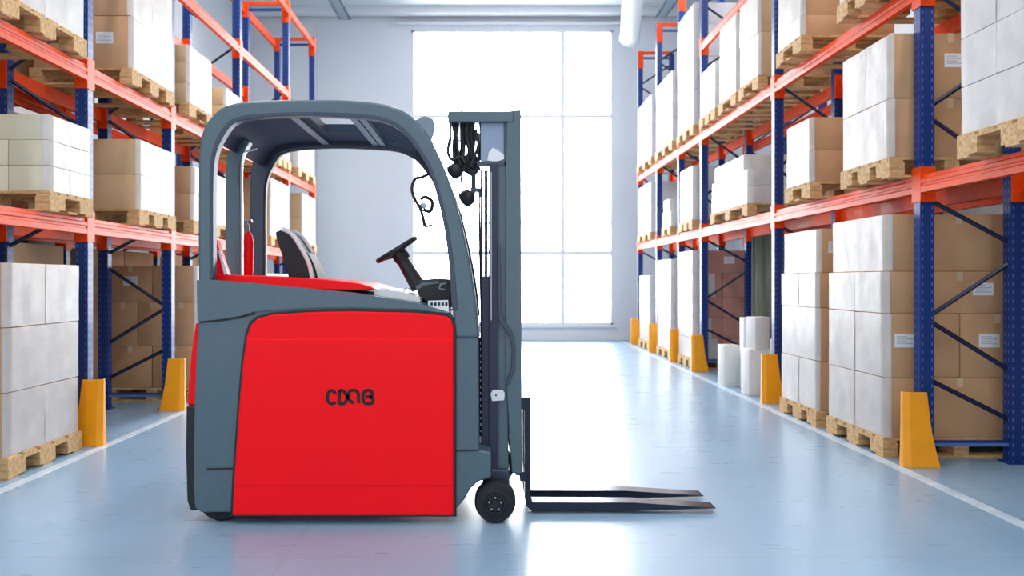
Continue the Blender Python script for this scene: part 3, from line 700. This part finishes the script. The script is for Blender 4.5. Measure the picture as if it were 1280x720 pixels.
# seat: curved backrest
fr_ = smooth_poly([(352, 287), (364, 294), (376, 312), (385, 330), (389, 348), (390, 362)], 4)
bk_ = smooth_poly([(344, 290), (346, 300), (352, 318), (357, 334), (361, 348), (363, 362)], 4)
sx = lambda L, Y: [P(a, b, Y) for a, b in L]
bm = bmesh.new(); ribbon(bm, sx(fr_, 4.62), sx(bk_, 4.62), 4.62, 4.86); se = obj('backrest', bm, M['seat'], fk, bevel=.02, segs=3)
for yy in (4.62, 4.86):
    bm = bmesh.new(); tube(bm, [(x, yy, z) for x, z in sx([(a + 1, b - 1) for a, b in fr_], 4.62)], .013, 8); obj('piping', bm, M['white_plastic'], se)
bm = bmesh.new(); ribbon(bm, sx([(a + 7, b + 4) for a, b in fr_[8:]], 4.6), sx([(a + 4.5, b + 3) for a, b in fr_[8:]], 4.6), 4.64, 4.84); obj('seat_cushion', bm, M['seat'], fk)
# steering wheel
cxw, czw = P(496, 312, 4.75); ax = Vector((-.52, -.093, .85)).normalized(); u = ax.cross(Vector((1, 0, 0))).normalized(); v = ax.cross(u)
c = Vector((cxw, 4.75, czw))
bm = bmesh.new(); tube(bm, [c + (u * math.cos(t) + v * math.sin(t)) * .127 for t in [2 * math.pi * k / 32 for k in range(32)]], .016, 10, closed=True)
sw = obj('steering_wheel', bm, M['black'], fk)
bm = bmesh.new()
for t in (math.pi / 2, math.pi / 2 + 2.1, math.pi / 2 - 2.1): tube(bm, [c - ax * .03, c + (u * math.cos(t) + v * math.sin(t)) * .125], [.016, .01], 8)
obj('spoke', bm, M['black'], sw)
bm = bmesh.new(); lathe(bm, [(.045, -.075), (.05, -.05), (.045, -.012), (.03, 0)], c, ax, 20); obj('steering_hub', bm, M['black'], sw)
bm = bmesh.new(); tube(bm, [P3(501, 322, 4.75), P3(509, 335, 4.75), P3(524, 360, 4.75)], [.034, .04, .048], 16); obj('steering_column', bm, M['black'], fk)
bm = bmesh.new(); prism(bm, PL([(518, 356), (524, 350), (545, 348), (562, 349), (566, 385), (540, 384), (524, 372)], 4.5), 4.5, 5.0); co = obj('console', bm, M['black'], fk, bevel=.012)
bm = bmesh.new(); prism(bm, PL([(520, 358), (528, 353), (548, 351), (549, 354), (530, 357), (521, 363)], 4.49), 4.492, 4.502); obj('console_trim', bm, M['slate'], co)
bm = bmesh.new(); ribbon(bm, [P(a, b, 4.49) for a, b in ((558, 353), (550, 354), (548, 361), (556, 363))], [P(a, b, 4.49) for a, b in ((558, 355), (552, 356), (550, 360), (556, 361))], 4.49, 4.502); obj('console_mark', bm, M['lens'], co)
bm = bmesh.new(); prism(bm, PL([(535, 376), (560, 375), (561, 391), (536, 388)], YN + .008), YN + .006, YN + .02); cp = obj('rating_plate', bm, M['white_plastic'], fk)
bm = bmesh.new()
for k in range(5): box(bm, P(538 + k * 4.6, 0)[0], P(541 + k * 4.6, 0)[0], YN + .003, YN + .007, P(0, 382)[1], P(0, 378)[1])
obj('plate_marks', bm, M['black'], cp)
# deck behind the hood, pale, with a small ringed lever
bm = bmesh.new(); prism(bm, PL([(468, 361), (500, 364), (525, 372), (525, 378), (468, 370)], 4.4), 4.4, 5.1); obj('floor_mat', bm, M['white_plastic'], fk)
bm = bmesh.new(); tube(bm, [P3(475, 361, 4.5), P3(485, 361.5, 4.5), P3(500, 365, 4.5)], .004, 6)
tube(bm, [P3(509 + 4 * math.cos(t), 364 + 4 * math.sin(t), 4.5) for t in [2 * math.pi * k / 14 for k in range(14)]], .004, 6, closed=True); obj('lever', bm, M['steel'], fk)
# wire mirror arm inside the front pillar
bm = bmesh.new(); tube(bm, smooth_poly([P3(526, 222, 4.4), P3(519, 224, 4.4), P3(515, 236, 4.4), P3(519, 250, 4.4), P3(526, 262, 4.4), P3(531, 283, 4.4)], 5), .009, 8)
tube(bm, smooth_poly([P3(526, 250, 4.4), P3(531, 246, 4.4), P3(540, 252, 4.4), P3(538, 264, 4.4), P3(529, 262, 4.4)], 5), .01, 8)
tube(bm, [P3(530, 283, 4.4), P3(541, 282, 4.4)], .008, 6)
tube(bm, [P3(526, 222, 4.4), P3(540, 216, 4.36)], .009, 6); mi = obj('mirror_arm', bm, M['black'], fk)
bm = bmesh.new(); lathe(bm, [(.008, -.01), (.018, -.006), (.018, .006)], P3(529, 257, 4.4), (.3, 1, 0), 16); obj('mirror', bm, M['steel'], mi)
# ------- mast
YM = 4.40
def mb(px0, px1, py0, py1, y0, y1, Y=YM): return (P(px0, 0, Y)[0], P(px1, 0, Y)[0], y0, y1, P(0, py1, Y)[1], P(0, py0, Y)[1])
YM2 = 5.10
mast = bpy.data.objects.new('mast', None); COL.objects.link(mast); mast.parent = fk
for (ya, yb) in ((YM, YM + .07), (YM2 - .07, YM2)):
    bm = bmesh.new(); prism(bm, PL([(634, 139), (651, 137), (652, 470), (653, 592), (640, 592), (632, 470), (632, 205)], YM), ya, yb)
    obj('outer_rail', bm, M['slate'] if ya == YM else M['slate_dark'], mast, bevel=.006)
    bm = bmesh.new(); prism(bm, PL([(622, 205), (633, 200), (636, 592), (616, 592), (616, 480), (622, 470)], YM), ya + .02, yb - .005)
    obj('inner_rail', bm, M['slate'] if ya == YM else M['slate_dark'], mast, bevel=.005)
    obj('rail_groove', boxes(mb(611, 623, 205, 592, ya - .002, yb - .01)), M['mast_dark'], mast, bevel=.003)
    bm = boxes(mb(605.5, 609.5, 212, 560, ya + .02, yb - .02)); obj('lift_cylinder', bm, M['mast_dark'], mast, bevel=.004)
# head of the mast
bm = boxes(mb(560, 642, 139, 153, YM - .008, YM + .06), mb(560, 642, 139, 150, YM2 - .06, YM2), mb(562, 575, 141, 150, YM, YM2), mb(625, 640, 141, 150, YM, YM2)); obj('mast_head', bm, M['slate'], mast, bevel=.008)
obj('head_plate', boxes(mb(601, 634, 153, 205, YM + .02, YM + .03)), M['head'], mast)
obj('head_plate_frame', boxes(mb(596, 636, 201, 207, YM + .01, YM + .045)), M['slate_dark'], mast, bevel=.003)
obj('head_strut', boxes(mb(630, 636, 150, 207, YM + .01, YM + .045)), M['slate_dark'], mast, bevel=.003)
obj('head_strut', boxes(mb(561, 564, 150, 180, YM + .01, YM + .045)), M['slate_dark'], mast, bevel=.003)
bm = bmesh.new(); prism(bm, PL([(609, 200), (611, 190), (616, 184), (622, 187), (630, 193), (631, 198), (620, 202)], YM), YM + .012, YM + .021); obj('head_sticker', bm, M['white_plastic'], mast)
# chains, hoses and rods
def hose(pts, r, m, name, Y=YM + .06):
    bm = bmesh.new(); tube(bm, smooth_poly([P3(a, b, Y) for a, b in pts], 5), r, 8); return obj(name, bm, m, mast)
hose([(578, 152), (579, 175), (577, 200), (574, 218)], .016, M['black'], 'hydraulic_hose')
hose([(566, 152), (570, 172), (573, 195), (576, 215)], .01, M['black'], 'hydraulic_hose', YM + .03)
hose([(589, 152), (590, 180), (586, 206), (590, 216), (598, 208)], .02, M['black'], 'hydraulic_hose')
hose([(584, 152), (583, 170), (588, 190), (594, 205)], .012, M['black'], 'hydraulic_hose', YM + .04)
hose([(606, 153), (605, 180), (600, 196), (590, 210)], .012, M['black'], 'hydraulic_hose', YM + .045)
hose([(572, 152), (568, 180), (570, 205), (580, 214)], .012, M['black'], 'hydraulic_hose', YM + .045)
hose([(601, 152), (603, 175), (599, 192), (607, 204)], .013, M['black'], 'hydraulic_hose')
hose([(563, 172), (560, 190), (566, 200), (575, 196), (582, 205)], .008, M['black'], 'hydraulic_hose', YM + .02)
hose([(594, 162), (598, 180), (593, 196), (588, 208)], .009, M['black'], 'hydraulic_hose', YM + .02)
hose([(592, 213), (592, 240)], .014, M['slate_dark'], 'hydraulic_hose')
hose([(576, 218), (577, 232), (578, 242)], .004, M['black'], 'lamp_cable')
hose([(599, 236), (600, 330), (602, 430), (603, 560)], .005, M['black'], 'hydraulic_hose')
hose([(602, 212), (602, 330), (603, 560)], .006, M['mast_dark'], 'hydraulic_hose', YM + .03)
obj('rail_cover', boxes(mb(602, 612, 345, 565, YM + .01, YM + .06)), M['mast_dark'], mast, bevel=.004)
obj('rod_trim', boxes(mb(613.5, 614.6, 215, 400, YM - .008, YM - .001)), M['steel'], mast)
# leaf chain on the lower part
bm = bmesh.new()
for k in range(34):
    py = 425 + k * 4; Y = YM + .1
    box(bm, *((lambda b: (b[0], b[1], b[2], b[3], b[4], b[5]))(mb(600 if k % 2 else 601.5, 605, py, py + 3.2, Y - .006, Y + .006))))
obj('lift_chain', bm, M['steel'], mast)
obj('chain_shroud', boxes(mb(596, 611, 424, 562, YM + .11, YM2 - .11)), M['black'], mast)
obj('chain_anchor', boxes(mb(599, 611, 549, 558, YM + .04, YM + .14)), M['white_plastic'], mast, bevel=.004)
bm = boxes(mb(588, 602, 234, 239, YM + .03, YM + .08), mb(590, 594, 238, 243, YM + .03, YM + .07), mb(598, 602, 236, 245, YM + .03, YM + .07)); obj('hose_clamp', bm, M['slate_dark'], mast, bevel=.003)
# pulley, work lamps
for (px, py, r) in ((567, 215, .043), (582, 249, .046)):
    bm = bmesh.new(); lathe(bm, [(r * .5, -.05), (r * .9, -.035), (r, -.01), (r, .012), (r * .9, .014)], P3(px, py, YM + .03), (-.75, .35, -.55), 20)
    wl = obj('work_lamp', bm, M['black'], mast)
    bm = bmesh.new(); lathe(bm, [(r * .88, .012), (r * .8, .018), (r * .3, .021)], P3(px, py, YM + .03), (-.75, .35, -.55), 20); obj('lamp_lens', bm, M['lens'], wl)
bm = bmesh.new(); lathe(bm, [(.05, -.02), (.056, -.014), (.045, 0), (.056, .014), (.05, .02)], P3(588, 205, YM + .08), (0, 1, 0), 24); obj('chain_pulley', bm, M['black'], mast)
# hose cover strap with the bent edge
bm = bmesh.new(); prism(bm, PL([(622, 303), (625, 305), (627, 395), (640, 415), (644, 432), (643, 462), (634, 482), (631, 481), (639, 460), (640, 434), (636, 419), (623, 399)], YM), YM - .02, YM - .001); obj('hose_guide', bm, M['slate_dark'], mast, bevel=.003)
bm = bmesh.new(); prism(bm, PL([(613, 492), (616, 487), (628, 487), (631, 491), (630, 500), (615, 501)], YM), YM - .016, YM + .0); lt_ = obj('side_marker_plate', bm, M['white_plastic'], mast, bevel=.003)
bm = bmesh.new(); lathe(bm, [(.005, 0), (.005, .004)], P3(620, 494, YM - .016), (0, -1, 0), 10); obj('screw', bm, M['black'], lt_)
# carriage and forks
obj('carriage', boxes(mb(651, 657, 497, 512, YM + .0, YM2), mb(650, 657, 590, 602, YM, YM2), mb(645, 652, 495, 600, YM + .1, YM + .16), mb(645, 652, 495, 600, YM2 - .16, YM2 - .1)), M['fork_steel'], mast, bevel=.004)
def fork(y0, y1, yt):
    x0 = P(656, 0, YM + .05)[0]; x1 = P(663.5, 0, YM + .05)[0]; zt, zb = .064, .014; tip = .0
    xt = (895 - 610) * 4.45 / F
    pts = [(x0, yt), (x1, yt), (x1, zt + .01), (x1 + .01, zt)] + [(x1 + (xt - x1) * .55, zt - .002), (xt, .034), (xt, .028)] + [(x1 + (xt - x1) * .5, zb), (x1 + .02, zb), (x0 + .03, zb + .008), (x0 + .008, zb + .03), (x0, zb + .07)]
    bm = bmesh.new(); prism(bm, pts, y0, y1); return obj('fork', bm, M['fork_steel'], mast, bevel=.004)
fork(4.45, 4.56, P(0, 497, 4.45)[1]); fork(4.70, 4.81, P(0, 500, 4.70)[1])
